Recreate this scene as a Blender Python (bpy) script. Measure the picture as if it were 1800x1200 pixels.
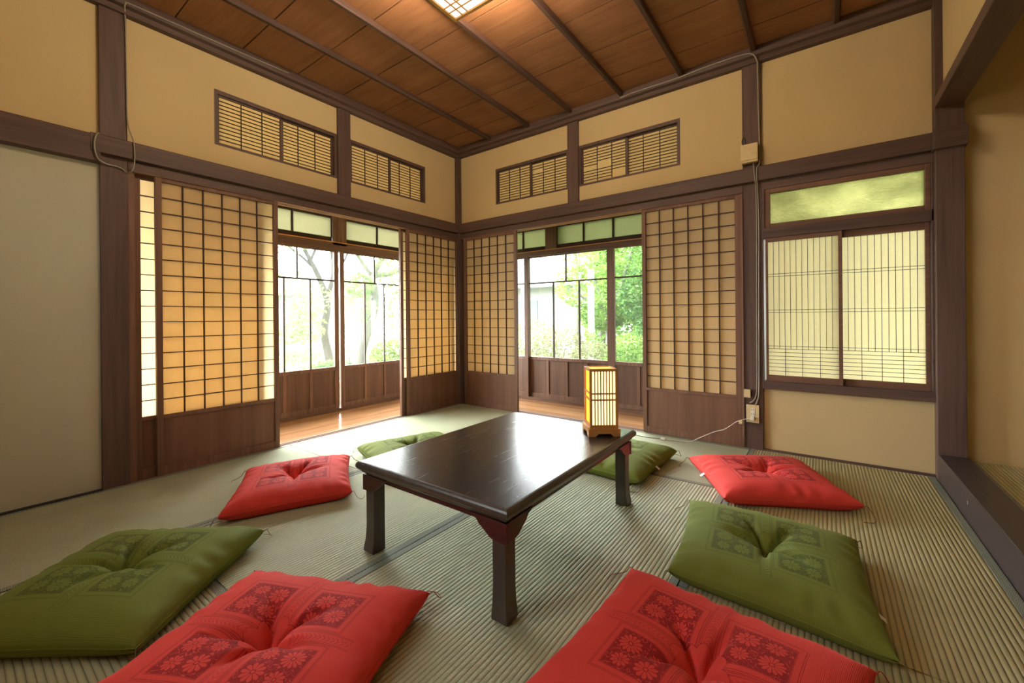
import bpy, math, random
from mathutils import Vector, Matrix
random.seed(7)
PI = math.pi
for o in list(bpy.data.objects): bpy.data.objects.remove(o)
sc = bpy.context.scene
COL = sc.collection

# ------------------------------------------------------------------ camera
CAM = Vector((3.09475, -3.24427, 0.90118)); YAW = 0.636437; ROLL = -0.00906
F = Vector((-math.sin(YAW), math.cos(YAW), 0)); R0 = Vector((math.cos(YAW), math.sin(YAW), 0)); U0 = R0.cross(F)
R = R0 * math.cos(ROLL) + U0 * math.sin(ROLL); U = -R0 * math.sin(ROLL) + U0 * math.cos(ROLL)
cd = bpy.data.cameras.new('camera'); cam = bpy.data.objects.new('camera', cd); COL.objects.link(cam)
M = Matrix((R, U, -F)).transposed().to_4x4(); M.translation = CAM; cam.matrix_world = M
cd.sensor_width = 36; cd.lens = 734.816 / 1800 * 36; cd.shift_y = -41.07 / 1800; cd.clip_start = .02; cd.clip_end = 200
sc.camera = cam

# ------------------------------------------------------------------ look, sky, sun, lamps
sc.view_settings.view_transform = 'Standard'; sc.view_settings.look = 'None'; sc.view_settings.gamma = 1
sc.view_settings.use_curve_mapping = False
sc.view_settings.exposure = 1.5
sc.cycles.use_denoising = True
sc.cycles.max_bounces = 10; sc.cycles.diffuse_bounces = 6; sc.cycles.glossy_bounces = 4
sc.cycles.transmission_bounces = 8; sc.cycles.transparent_max_bounces = 16
sc.cycles.sample_clamp_indirect = 6; sc.cycles.caustics_reflective = False; sc.cycles.caustics_refractive = False
SKY = 5.0
w = bpy.data.worlds.new('sky'); sc.world = w; w.use_nodes = True
bg = w.node_tree.nodes['Background']; bg.inputs[0].default_value = (.93, .97, 1.0, 1)
# overcast sky, brighter towards the sun's side (beyond the left glass doors)
_wt = w.node_tree; _g = _wt.nodes.new('ShaderNodeTexCoord'); _d = _wt.nodes.new('ShaderNodeVectorMath'); _d.operation = 'DOT_PRODUCT'
_d.inputs[1].default_value = Vector((-1, .15, .25)).normalized(); _wt.links.new(_g.outputs['Generated'], _d.inputs[0])
_r = _wt.nodes.new('ShaderNodeMapRange'); _r.inputs['From Min'].default_value = .1; _r.inputs['From Max'].default_value = 1; _r.inputs['To Min'].default_value = SKY * .5; _r.inputs['To Max'].default_value = SKY * 4.2
_wt.links.new(_d.outputs['Value'], _r.inputs['Value']); _wt.links.new(_r.outputs[0], bg.inputs[1])
sd = bpy.data.lights.new('sun', 'SUN'); sd.energy = 3.0; sd.angle = .05; sd.color = (1, .95, .86)
sun = bpy.data.objects.new('sun', sd); COL.objects.link(sun); sun.rotation_euler = (math.radians(-18), math.radians(-22), 0)
def portal(loc, rot, sx, sy):
    l = bpy.data.lights.new('sky_portal', 'AREA'); l.shape = 'RECTANGLE'; l.size = sx; l.size_y = sy
    l.cycles.is_portal = True
    o = bpy.data.objects.new('sky_portal', l); COL.objects.link(o); o.location = loc; o.rotation_euler = rot
portal((-.98, -.95, 1.18), (0, -PI / 2, 0), 1.6, 5.2)
portal((1.0, .83, 1.18), (-PI / 2, 0, 0), 3.8, 1.6)
portal((3.2, .16, 1.08), (-PI / 2, 0, 0), .86, 1.36)
portal((1.4, -3.80, 1.55), (PI / 2, 0, 0), 1.2, .6)

# ------------------------------------------------------------------ shader helpers
class X:
    """a value in a node tree that can be used in arithmetic"""
    def __init__(s, t, k): s.t = t; s.k = k
    def _m(s, op, *a, clamp=False):
        n = s.t.nodes.new('ShaderNodeMath'); n.operation = op; n.use_clamp = clamp
        for i, v in enumerate((s,) + a):
            if isinstance(v, X): s.t.links.new(v.k, n.inputs[i])
            else: n.inputs[i].default_value = v
        return X(s.t, n.outputs[0])
    def __add__(s, o): return s._m('ADD', o)
    def __sub__(s, o): return s._m('SUBTRACT', o)
    def __mul__(s, o): return s._m('MULTIPLY', o)
    def __truediv__(s, o): return s._m('DIVIDE', o)
    def abs(s): return s._m('ABSOLUTE')
    def lt(s, o): return s._m('LESS_THAN', o)
    def gt(s, o): return s._m('GREATER_THAN', o)
    def max(s, o): return s._m('MAXIMUM', o)
    def min(s, o): return s._m('MINIMUM', o)
    def sin(s): return s._m('SINE')
    def cos(s): return s._m('COSINE')
    def pow(s, o): return s._m('POWER', o)
    def sqrt(s): return s._m('SQRT')
    def fract(s): return s._m('FRACT')
    def floor(s): return s._m('FLOOR')
    def atan2(s, o): return s._m('ARCTAN2', o)
    def clamp(s): return s._m('ADD', 0.0, clamp=True)
    def inv(s): return (s * -1.0) + 1.0
def newmat(name, col, rough=.6, spec=.3):
    m = bpy.data.materials.new(name); m.use_nodes = True; t = m.node_tree; b = t.nodes['Principled BSDF']
    b.inputs['Base Color'].default_value = (*col, 1); b.inputs['Roughness'].default_value = rough
    b.inputs['Specular IOR Level'].default_value = spec
    return m, t, b
def coords(t, kind='Object', scale=(1, 1, 1)):
    c = t.nodes.new('ShaderNodeTexCoord'); mp = t.nodes.new('ShaderNodeMapping'); mp.inputs['Scale'].default_value = scale
    t.links.new(c.outputs[kind], mp.inputs[0]); return mp.outputs[0]
def noise(t, vec, scale, detail=4, rough=.55, dist=0):
    n = t.nodes.new('ShaderNodeTexNoise'); n.inputs['Scale'].default_value = scale; n.inputs['Detail'].default_value = detail
    n.inputs['Roughness'].default_value = rough; n.inputs['Distortion'].default_value = dist
    if vec: t.links.new(vec, n.inputs['Vector'])
    return X(t, n.outputs['Fac'])
def ramp(t, fac, stops):
    r = t.nodes.new('ShaderNodeValToRGB'); e = r.color_ramp.elements
    for i, (p, c) in enumerate(stops):
        el = e[i] if i < 2 else e.new(p)
        el.position = p; el.color = (*c, 1)
    t.links.new(fac.k, r.inputs[0]); return r.outputs[0]
def mixc(t, fac, a, b):
    n = t.nodes.new('ShaderNodeMix'); n.data_type = 'RGBA'
    if isinstance(fac, X): t.links.new(fac.k, n.inputs[0])
    else: n.inputs[0].default_value = fac
    for i, v in ((6, a), (7, b)):
        if isinstance(v, tuple): n.inputs[i].default_value = (*v, 1)
        else: t.links.new(v, n.inputs[i])
    return n.outputs[2]
def bump(t, b, h, strength, dist):
    n = t.nodes.new('ShaderNodeBump'); n.inputs['Strength'].default_value = strength; n.inputs['Distance'].default_value = dist
    t.links.new(h.k, n.inputs['Height']); t.links.new(n.outputs[0], b.inputs['Normal'])
def sepxyz(t, vec):
    n = t.nodes.new('ShaderNodeSeparateXYZ'); t.links.new(vec, n.inputs[0]); return [X(t, n.outputs[i]) for i in range(3)]
_wood = {}
def wood(name, c1, c2, axis='z', rough=.55, fine=1.0, spec=.3, bmp=.25):
    key = (name, axis)
    if key in _wood: return _wood[key]
    m, t, b = newmat(name + '_' + axis, c1, rough, spec)
    s = {'x': (1.2, 26, 26), 'y': (26, 1.2, 26), 'z': (26, 26, 1.2)}[axis]
    v = coords(t, 'Object', tuple(q * fine for q in s))
    n1 = noise(t, v, 1.6, 6, .6, .6); n2 = noise(t, coords(t, 'Object', tuple(q * .12 for q in s)), 2.0, 3, .5)
    f = (n1 * .7 + n2 * .5)
    t.links.new(ramp(t, f, [(.38, c1), (.78, c2)]), b.inputs['Base Color'])
    bump(t, b, n1, bmp, .002)
    _wood[key] = m; return m
def dark(a='z'): return wood('dark_stained_wood', (.062, .035, .028), (.130, .076, .060), a)
def mid(a='z'): return wood('brown_screen_wood', (.105, .050, .030), (.215, .108, .066), a)
def latt(a='z'): return wood('lattice_wood', (.030, .014, .010), (.065, .032, .022), a)
def veranda_wood(a='z'): return wood('weathered_sash_wood', (.075, .038, .024), (.20, .11, .07), a)
def pale(a='z'): return wood('pale_lamp_wood', (.40, .175, .045), (.56, .27, .085), a, .5)

def plaster(name, c1, c2):
    m, t, b = newmat(name, c1, .95, .1)
    v = coords(t)
    n1 = noise(t, v, 260, 3, .6); n2 = noise(t, v, 1.3, 3, .5); n3 = noise(t, v, 900, 2, .5)
    t.links.new(ramp(t, n1 * .25 + n2 * .75, [(.3, c1), (.7, c2)]), b.inputs['Base Color'])
    bump(t, b, n1 + n3 * .5, .45, .002)
    return m
M_plaster = plaster('ochre_sand_plaster', (.52, .385, .195), (.60, .455, .245))

# paper: a thin sheet that scatters light to both sides
def paper(name, col, tcol, tr=.6, grain=True):
    m, t, b = newmat(name, col, .9, .1)
    out = t.nodes['Material Output']
    tb = t.nodes.new('ShaderNodeBsdfTranslucent'); mx = t.nodes.new('ShaderNodeMixShader'); mx.inputs[0].default_value = tr
    v = coords(t, 'Object', (1, 1, 1)); n1 = noise(t, v, 45, 5, .7, 1.0); n2 = noise(t, v, 3, 2, .5)
    f = n1 * .6 + n2 * .4
    c = ramp(t, f, [(.3, tuple(q * .90 for q in tcol)), (.65, tcol)])
    t.links.new(c, tb.inputs[0])
    t.links.new(ramp(t, f, [(.3, tuple(q * .93 for q in col)), (.65, col)]), b.inputs['Base Color'])
    t.links.new(b.outputs[0], mx.inputs[1]); t.links.new(tb.outputs[0], mx.inputs[2]); t.links.new(mx.outputs[0], out.inputs[0])
    return m
M_paper = paper('washi_paper', (.76, .63, .41), (.90, .76, .54))
M_paper_high = paper('washi_paper_high', (.98, .80, .46), (1.0, .88, .60), .5)  # brighter colour stands in for weak light behind the transom paper
M_paperw = paper('washi_paper_window', (.74, .65, .44), (.98, .90, .68), .7)

def glass(name, tint=(1, 1, 1), gloss=.06):
    m = bpy.data.materials.new(name); m.use_nodes = True; t = m.node_tree; t.nodes.clear()
    out = t.nodes.new('ShaderNodeOutputMaterial'); tr = t.nodes.new('ShaderNodeBsdfTransparent'); tr.inputs[0].default_value = (*tint, 1)
    gl = t.nodes.new('ShaderNodeBsdfGlossy'); gl.inputs['Roughness'].default_value = .03
    mx = t.nodes.new('ShaderNodeMixShader'); mx.inputs[0].default_value = gloss
    du = t.nodes.new('ShaderNodeBsdfTranslucent'); du.inputs[0].default_value = (.85, .9, .88, 1); md = t.nodes.new('ShaderNodeMixShader')
    n = noise(t, coords(t), 2.5, 4, .6); md_f = (n * .016) + .0; t.links.new(md_f.k, md.inputs[0])
    t.links.new(tr.outputs[0], mx.inputs[1]); t.links.new(gl.outputs[0], mx.inputs[2]); t.links.new(mx.outputs[0], md.inputs[1]); t.links.new(du.outputs[0], md.inputs[2]); t.links.new(md.outputs[0], out.inputs[0])
    return m
M_glass = glass('old_window_glass', (.97, .99, .98), .05)
M_frost = paper('frosted_glass', (.36, .38, .24), (.36, .37, .23), .7)
M_frostA = paper('frosted_glass_dimmed', (.38, .37, .26), (.33, .32, .225), .7)  # frosted glass darkened in colour to offset the brighter left sky
def ripple_glass():
    m = paper('rippled_glass', (.30, .33, .18), (.62, .70, .34), .85); t = m.node_tree; tb = [n for n in t.nodes if n.type == 'BSDF_TRANSLUCENT'][0]
    n = noise(t, coords(t, 'Object', (1, 1, 2.0)), 30, 4, .6, 1.0); bn = t.nodes.new('ShaderNodeBump'); bn.inputs['Strength'].default_value = 1; bn.inputs['Distance'].default_value = .02
    t.links.new(n.k, bn.inputs['Height']); t.links.new(bn.outputs[0], tb.inputs['Normal'])
    q = noise(t, coords(t, 'Object', (1, 1, 1.5)), 3.2, 3, .5); t.links.new(ramp(t, q, [(.35, (.62, .62, .36)), (.62, (1.0, .98, .62))]), tb.inputs[0])
    return m
M_patglass = ripple_glass()

def tatami(name, axis, c1, c2, w0):
    m, t, b = newmat(name, c1, .75, .25)
    x, y, z = sepxyz(t, coords(t, 'Object'))
    a, l = (x, y) if axis == 'y' else (y, x)
    ph = (a / .0152)
    r = (ph * PI).sin().abs()                                # ridge profile 0 in the grooves
    ridge = r.pow(.45)
    lean = ((l / .0042) + ph.floor() * .5)
    rush = (lean * (2 * PI)).sin() * .5 + .5                 # rushes crossing each ridge
    n1 = noise(t, coords(t, 'Object', (1, 1, 1)), 2.2, 4, .6); n2 = noise(t, coords(t, 'Object', (240, 30, 1) if axis == 'x' else (30, 240, 1)), 1, 3, .6)
    f = n1 * .55 + n2 * .3 + rush * .12
    base = ramp(t, f, [(.28, c1), (.68, c2)])
    dk = mixc(t, ridge.inv() * .75, base, tuple(q * .38 for q in c1))
    t.links.new(dk, b.inputs['Base Color'])
    bump(t, b, ridge + rush * .10 + n2 * .05, .9, .0035)
    return m
T1, T2 = (.345, .360, .225), (.495, .495, .330)
M_tat_x = tatami('woven_rush_x', 'x', T1, T2, 0); M_tat_y = tatami('woven_rush_y', 'y', T1, T2, 0)
T3, T4 = (.345, .300, .145), (.47, .405, .215)
M_tat_r = tatami('lamplit_rush_y', 'y', T3, T4, 0)  # same rush; warm lamplight is put into its colour
def heri():
    m, t, b = newmat('patterned_border_cloth', (.03, .04, .035), .8, .2)
    x, y, z = sepxyz(t, coords(t, 'Object'))
    u = ((x / .0135).fract() - .5); v = ((y / .0135).fract() - .5)
    d = (u * u + v * v).sqrt()
    ring = (d - .36).abs().lt(.075).max(d.lt(.13)); cr = (u.abs() - v.abs()).abs().lt(.05) * d.gt(.45)
    n = noise(t, coords(t), 700, 2, .5)
    f = (ring.max(cr) * .75 + n * .3).clamp()
    t.links.new(mixc(t, f, (.022, .030, .027), (.42, .44, .34)), b.inputs['Base Color']); bump(t, b, f, .4, .001)
    return m
M_heri = heri()

def cushion_mat(name, base, light, darkc):
    m, t, b = newmat(name, base, .75, .05)
    b.inputs['Sheen Weight'].default_value = .04; b.inputs['Sheen Roughness'].default_value = .4
    uvn = t.nodes.new('ShaderNodeUVMap'); uvn.uv_map = 'cloth'
    x, y, z = sepxyz(t, uvn.outputs[0])
    ax, ay = x.abs(), y.abs(); lx, ly = ax - .102, ay - .102
    bx = lx.abs().max(ly.abs())
    sq = bx.lt(.064)
    rr = (x * x + y * y).sqrt()
    ang = y.atan2(x)
    petal_c = rr.lt(.062 + 0.0) if False else (rr - ((ang * 4.0).cos().abs() * .016 + .048)).lt(0.0)   # plain blossom round the tuft
    fl = None; ctr = None
    for (fx, fy, r, n, p) in ((-.030, .028, .027, 5.0, .3), (.030, -.026, .028, 6.5, 1.0), (.028, .034, .022, 5.0, .1), (-.034, -.030, .020, 5.5, .6)):
        dx, dy = lx - fx, ly - fy
        d = (dx * dx + dy * dy).sqrt(); a = dy.atan2(dx)
        c = ((a * n + p).cos()).abs()
        f = (d - (c * (.32 * r) + .68 * r)).lt(0.0) * c.gt(.30) * d.gt(.24 * r)
        f = f.max(d.lt(.15 * r))
        near = d.lt(1.08 * r)
        fl = f if fl is None else fl.max(f); ctr = near if ctr is None else ctr.max(near)
    v = uvn.outputs[0]
    n1 = noise(t, v, 55, 1, .4, 1.2)
    vine = (n1 - .5).abs().lt(.022) * ctr.inv()
    lightm = fl.max(vine).max(petal_c)
    darkm = sq * lightm.inv()
    frame = (bx - .0655).abs().lt(.0012).max((bx - .079).abs().lt(.0012))
    frame = frame.max((bx - .083).abs().lt(.0008)) * petal_c.inv()
    mn = ax.min(ay); mx_ = ax.max(ay)
    inband = mx_.lt(.225) * rr.gt(.06)
    bl = ((mn - .013).abs().lt(.0009)).max((mn - .0165).abs().lt(.0009)) * inband
    twist = ((mx_ / .006 + mn / .006) * PI).sin() * mn.lt(.0085) * inband
    rib = ((x / .0030) * (2 * PI)).sin()
    wv = noise(t, v, 900, 2, .6)
    petline = (rr - ((ang * 4.0).cos().abs() * .016 + .050)).abs().lt(.0013)
    dk = (darkm * .85 + frame * .5 + bl * .5 + petline * .45 + twist.gt(.3) * .25).clamp()
    c = mixc(t, (rib * .5 + .5) * .35 + wv * .3, base, light)
    c = mixc(t, dk, c, darkc)
    t.links.new(c, b.inputs['Base Color'])
    h = rib * .25 + wv * .5 + twist * .8 + lightm * sq * 1.2 - frame * 1.0 - bl * 1.0 - petline
    bump(t, b, h, .55, .0012)
    return m
M_red = cushion_mat('red_damask_cloth', (.60, .046, .038), (.75, .092, .074), (.25, .016, .020))
M_green = cushion_mat('green_damask_cloth', (.135, .165, .028), (.205, .240, .050), (.075, .095, .020))

def plain(name, col, rough=.5, spec=.4, metal=0):
    m, t, b = newmat(name, col, rough, spec); b.inputs['Metallic'].default_value = metal
    n = noise(t, coords(t), 30, 3, .5)
    t.links.new(ramp(t, n, [(.3, tuple(q * .92 for q in col)), (.7, tuple(min(1, q * 1.06) for q in col))]), b.inputs['Base Color'])
    return m
M_cable = plain('grey_cable_sheath', (.30, .26, .20), .5)
M_cream = plain('cream_plastic', (.62, .48, .26), .4)
M_white = plain('white_plastic', (.72, .66, .55), .4)
M_darkslot = plain('dark_slot', (.02, .02, .02), .6)
M_tag = plain('white_label_cloth', (.75, .75, .72), .8)
M_greystr = plain('olive_cord_thread', (.13, .12, .06), .8)
M_redstr = plain('red_cord_thread', (.30, .03, .03), .8)
M_brownstr = plain('brown_cord_thread', (.14, .06, .035), .8)
M_metal = plain('tarnished_metal', (.4, .36, .3), .35, .5, 1)

def tabletop_mat():
    m, t, b = newmat('black_brown_lacquer', (.022, .018, .016), .3, .35)
    v = coords(t, 'Object', (60, 3, 60)); n1 = noise(t, v, 1.5, 6, .65, .4); n2 = noise(t, coords(t, 'Object', (14, 1.2, 1)), 2.2, 5, .7, .8)
    f = (n1 * .7 + n2 * .3)
    c = ramp(t, f, [(.35, (.017, .014, .013)), (.75, (.045, .032, .026))])
    scr = noise(t, coords(t, 'Object', (9, 2.2, 1)), 3.0, 8, .8, 1.5)
    c2 = mixc(t, (scr - .60).max(0.0) * 3.0, c, (.20, .16, .13))
    t.links.new(c2, b.inputs['Base Color'])
    rr = (n1 * .14 + n2 * .12 + .12)
    t.links.new(rr.k, b.inputs['Roughness']); bump(t, b, n1, .05, .001)
    return m
M_top = tabletop_mat()
M_tleg = wood('table_leg_lacquer', (.045, .036, .030), (.085, .068, .056), 'z', .35, 1, .5, .1)
M_tbr = wood('table_bracket_lacquer', (.040, .013, .012), (.070, .021, .018), 'x', .35, 1, .5, .1)
M_ebony = wood('black_lacquer_sill', (.022, .016, .017), (.060, .042, .042), 'y', .42, 1, .5, .15)

def boards(name, c1, c2, axis, bw, rough=.22, spec=.5):
    m, t, b = newmat(name, c1, rough, spec)
    x, y, z = sepxyz(t, coords(t, 'Object'))
    a = x if axis == 'y' else y
    idx = (a / bw).floor()
    wn = t.nodes.new('ShaderNodeTexWhiteNoise'); wn.noise_dimensions = '1D'; t.links.new(idx.k, wn.inputs['W'])
    wr = X(t, wn.outputs['Value'])
    s = (30, 1.5, 1) if axis == 'y' else (1.5, 30, 1)
    n1 = noise(t, coords(t, 'Object', s), 1.6, 6, .65, .8)
    e = ((a / bw).fract() - .5).abs().gt(.488)
    c = ramp(t, n1 * .7 + wr * .3, [(.3, c1), (.75, c2)])
    t.links.new(mixc(t, e * .8, c, tuple(q * .2 for q in c1)), b.inputs['Base Color'])
    bump(t, b, n1 * .3 - e, .3, .002)
    return m
M_engA = boards('orange_floor_boards_y', (.26, .115, .045), (.50, .26, .115), 'y', .145)
M_engB = boards('orange_floor_boards_x', (.26, .115, .045), (.50, .26, .115), 'x', .145)
def ceil_mat():
    m, t, b = newmat('cedar_ceiling_boards', (.2, .09, .04), .6, .25)
    x, y, z = sepxyz(t, coords(t, 'Object'))
    idx = (y / .359).floor()
    wn = t.nodes.new('ShaderNodeTexWhiteNoise'); wn.noise_dimensions = '1D'; t.links.new(idx.k, wn.inputs['W']); wr = X(t, wn.outputs['Value'])
    n1 = noise(t, coords(t, 'Object', (1.4, 22, 1)), 1.4, 6, .6, 1.0); n2 = noise(t, coords(t, 'Object', (3, 5, 1)), 1.2, 3, .5)
    f = n1 * .45 + wr * .25 + n2 * .35
    t.links.new(ramp(t, f, [(.3, (.21, .088, .040)), (.75, (.40, .185, .082))]), b.inputs['Base Color'])
    bump(t, b, n1, .2, .002)
    return m
M_ceil = ceil_mat()

def emit(name, col, st):
    m = bpy.data.materials.new(name); m.use_nodes = True; t = m.node_tree; t.nodes.clear()
    o = t.nodes.new('ShaderNodeOutputMaterial'); e = t.nodes.new('ShaderNodeEmission')
    e.inputs[0].default_value = (*col, 1); e.inputs[1].default_value = st; t.links.new(e.outputs[0], o.inputs[0]); return m
M_lit = emit('lit_lantern_paper', (1.0, .70, .30), .85)
M_lit2 = emit('amber_side_glow', (1.0, .40, .04), .85)  # same paper; amber cast of the side faces put into the glow
M_ceillit = emit('lit_ceiling_panel', (1.0, .86, .76), .85)

# ------------------------------------------------------------------ mesh helpers
class MB:
    def __init__(s): s.v = []; s.f = []; s.uv = None
    def box(s, x0, x1, y0, y1, z0, z1):
        if x1 < x0: x0, x1 = x1, x0
        if y1 < y0: y0, y1 = y1, y0
        if z1 < z0: z0, z1 = z1, z0
        n = len(s.v)
        s.v += [(x0, y0, z0), (x1, y0, z0), (x1, y1, z0), (x0, y1, z0), (x0, y0, z1), (x1, y0, z1), (x1, y1, z1), (x0, y1, z1)]
        s.f += [tuple(n + i for i in q) for q in ((0, 3, 2, 1), (4, 5, 6, 7), (0, 1, 5, 4), (1, 2, 6, 5), (2, 3, 7, 6), (3, 0, 4, 7))]
        return s
    def loft(s, rings, cap=True):
        n = len(s.v); k = len(rings[0])
        for r in rings: s.v += [tuple(p) for p in r]
        for i in range(len(rings) - 1):
            for j in range(k):
                a = n + i * k + j; b = n + i * k + (j + 1) % k
                s.f.append((a, b, b + k, a + k))
        if cap: s.f.append(tuple(n + j for j in reversed(range(k)))); s.f.append(tuple(n + (len(rings) - 1) * k + j for j in range(k)))
        return s
    def prism(s, poly, axis, a0, a1):
        def P(p, a): return {'x': (a, p[0], p[1]), 'y': (p[0], a, p[1]), 'z': (p[0], p[1], a)}[axis]
        return s.loft([[P(p, a0) for p in poly], [P(p, a1) for p in poly]])
    def tube(s, pts, r, seg=6, smooth=True):
        P = [Vector(p) for p in pts]
        rs = r if isinstance(r, (list, tuple)) else [r] * len(P)
        if smooth and len(P) > 2:
            Q = []; rq = []
            for i in range(len(P) - 1):
                p0 = P[max(i - 1, 0)]; p1 = P[i]; p2 = P[i + 1]; p3 = P[min(i + 2, len(P) - 1)]
                for k in range(4):
                    t = k / 4
                    Q.append(.5 * ((2 * p1) + (p2 - p0) * t + (2 * p0 - 5 * p1 + 4 * p2 - p3) * t * t + (3 * p1 - p0 - 3 * p2 + p3) * t ** 3))
                    rq.append(rs[i] * (1 - t) + rs[i + 1] * t)
            Q.append(P[-1]); rq.append(rs[-1]); P, rs = Q, rq
        rings = []; up = Vector((0, 0, 1)); prev = None
        for i, p in enumerate(P):
            d = (P[min(i + 1, len(P) - 1)] - P[max(i - 1, 0)])
            if d.length < 1e-9: d = Vector((0, 0, 1))
            d.normalize()
            if prev is None: a = d.orthogonal().normalized()
            else:
                a = prev - d * prev.dot(d)
                a = a.normalized() if a.length > 1e-6 else d.orthogonal().normalized()
            prev = a; b = d.cross(a)
            rings.append([p + (a * math.cos(2 * PI * j / seg) + b * math.sin(2 * PI * j / seg)) * rs[i] for j in range(seg)])
        return s.loft(rings)
    def build(s, name, mat, parent=None, bevel=0, smooth=False, loc=None, rot=None, **props):
        me = bpy.data.meshes.new(name); me.from_pydata([tuple(v) for v in s.v], [], s.f); me.update()
        if smooth:
            for p in me.polygons: p.use_smooth = True
        me.materials.append(mat)
        o = bpy.data.objects.new(name, me); COL.objects.link(o)
        if parent: o.parent = parent
        if loc: o.location = loc
        if rot: o.rotation_euler = rot
        if bevel:
            b = o.modifiers.new('bevel', 'BEVEL'); b.width = bevel; b.segments = 2; b.limit_method = 'ANGLE'; b.angle_limit = .6
        for k, v in props.items(): o[k] = v
        return o
def struct(name, mb, mat, bevel=0, parent=None, **kw):
    o = mb.build(name, mat, parent, bevel, **kw)
    if not parent: o['kind'] = 'structure'
    return o
def sbox(name, mat, *b, bevel=0, parent=None): return struct(name, MB().box(*b), mat, bevel, parent)
def thing(name, label, cat, loc=(0, 0, 0), rz=0, group=None):
    o = bpy.data.objects.new(name, None); COL.objects.link(o); o.location = loc; o.rotation_euler = (0, 0, rz)
    o.empty_display_size = .1; o['label'] = label; o['category'] = cat
    if group: o['group'] = group
    return o
def tag(o, label, cat, group=None):
    o['label'] = label; o['category'] = cat
    if group: o['group'] = group
    return o
def copy_thing(root, loc, rz, label):
    r = root.copy(); COL.objects.link(r); r.location = loc; r.rotation_euler = (0, 0, rz); r['label'] = label
    for ch in list(root.children):
        c = ch.copy(); COL.objects.link(c); c.parent = r
        for g in list(ch.children):
            d = g.copy(); COL.objects.link(d); d.parent = c
    return r

# ------------------------------------------------------------------ room shell
ZK, ZN0, ZN1, ZC = 1.742, 1.79, 1.898, 2.598      # lintel underside, rail, top of plaster
REC = -.022                                       # plaster recess
sbox('floor', dark('x'), -.10, 4.6, -3.70, .10, -.16, -.056)
# veranda floor, two runs of boards
sbox('floor', M_engA, -.95, -.10, -3.9, .80, -.10, -.03)
sbox('floor', M_engB, -.10, 2.78, .10, .80, -.10, -.03)
# left wall (plane x=0): plaster above the rail with two transom openings, plaster beyond the post
def wall_x(name, x0, x1, y0, y1, z0, z1, holes=()):
    m = MB(); ys = y0
    for (a, b, c, d) in sorted(holes):
        m.box(x0, x1, ys, a, z0, z1); m.box(x0, x1, a, b, z0, c); m.box(x0, x1, a, b, d, z1); ys = b
    m.box(x0, x1, ys, y1, z0, z1); return struct(name, m, M_plaster)
def wall_y(name, y0, y1, x0, x1, z0, z1, holes=()):
    m = MB(); xs = x0
    for (a, b, c, d) in sorted(holes):
        m.box(xs, a, y0, y1, z0, z1); m.box(a, b, y0, y1, z0, c); m.box(a, b, y0, y1, d, z1); xs = b
    m.box(xs, x1, y0, y1, z0, z1); return struct(name, m, M_plaster)
wall_x('wall_left', -.078, REC, -2.70, -.02, 1.80, 2.70, ((-2.217, -1.374, 2.034, 2.390), (-1.263, -.442, 2.034, 2.390)))
wall_x('wall_left', -.078, REC, -3.70, -2.70, 1.80, 2.70)
M_keep = M_plaster; M_plaster = plaster('daylit_sand_plaster', (.43, .395, .29), (.50, .465, .35))  # same plaster; cool daylight on the lower wall put into its colour
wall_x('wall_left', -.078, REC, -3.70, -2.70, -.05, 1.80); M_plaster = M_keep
wall_y('wall_back', -REC, .078, .02, 2.70, 1.80, 2.70, ((.494, 1.315, 2.034, 2.385), (1.420, 2.258, 2.034, 2.385)))
wall_y('wall_back', -REC, .078, 2.74, 3.66, 1.80, 2.70)
wall_y('wall_back', -REC, .078, 2.76, 3.62, -.05, .43)
wall_y('wall_back', -REC, .078, 3.62, 4.60, -.05, 2.70)      # back of the alcove side
# front and right walls behind the camera
wall_y('wall_front', -3.78, -3.66, -.08, 4.6, -.05, 2.70, ((.8, 2.0, 1.30, 1.80),))
rw = MB()
for q in (.80, 1.38, 1.96): rw.box(q, q + .04, -3.74, -3.70, 1.30, 1.80)
rw.box(.8, 2.0, -3.74, -3.70, 1.30, 1.34); rw.box(.8, 2.0, -3.74, -3.70, 1.76, 1.80)
fwr = bpy.data.objects.new('window_8', None); COL.objects.link(fwr); fwr['kind'] = 'structure'  # unseen window added behind the camera as daylight fill
rw.build('window_frame', dark('x'), fwr); MB().box(.84, 1.96, -3.722, -3.719, 1.34, 1.76).build('glass_pane', M_glass, fwr)
wall_x('wall_right', 4.48, 4.56, -3.70, .03, -.05, 2.70)
sbox('ceiling', M_plaster, 3.60, 4.6, -3.70, .10, 2.72, 2.76)
# alcove head wall above its lintel, from the post forward
wall_x('wall_right', 3.632, 3.70, -3.66, -.055, 2.06, 2.70)

# posts
def post(x0, x1, y0, y1, z0=-.05, z1=2.70): return sbox('trim_1', dark('z'), x0, x1, y0, y1, z0, z1, bevel=.003)
post(-.09, 0, -2.752, -2.640)
post(-.09, .027, -.027, .09)
post(2.670, 2.780, 0, .09)
post(3.600, 3.712, -.05, .09)
post(-.09, .0, -1.374, -1.263, 1.85)
post(1.315, 1.420, 0, .09, 1.85)
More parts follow.
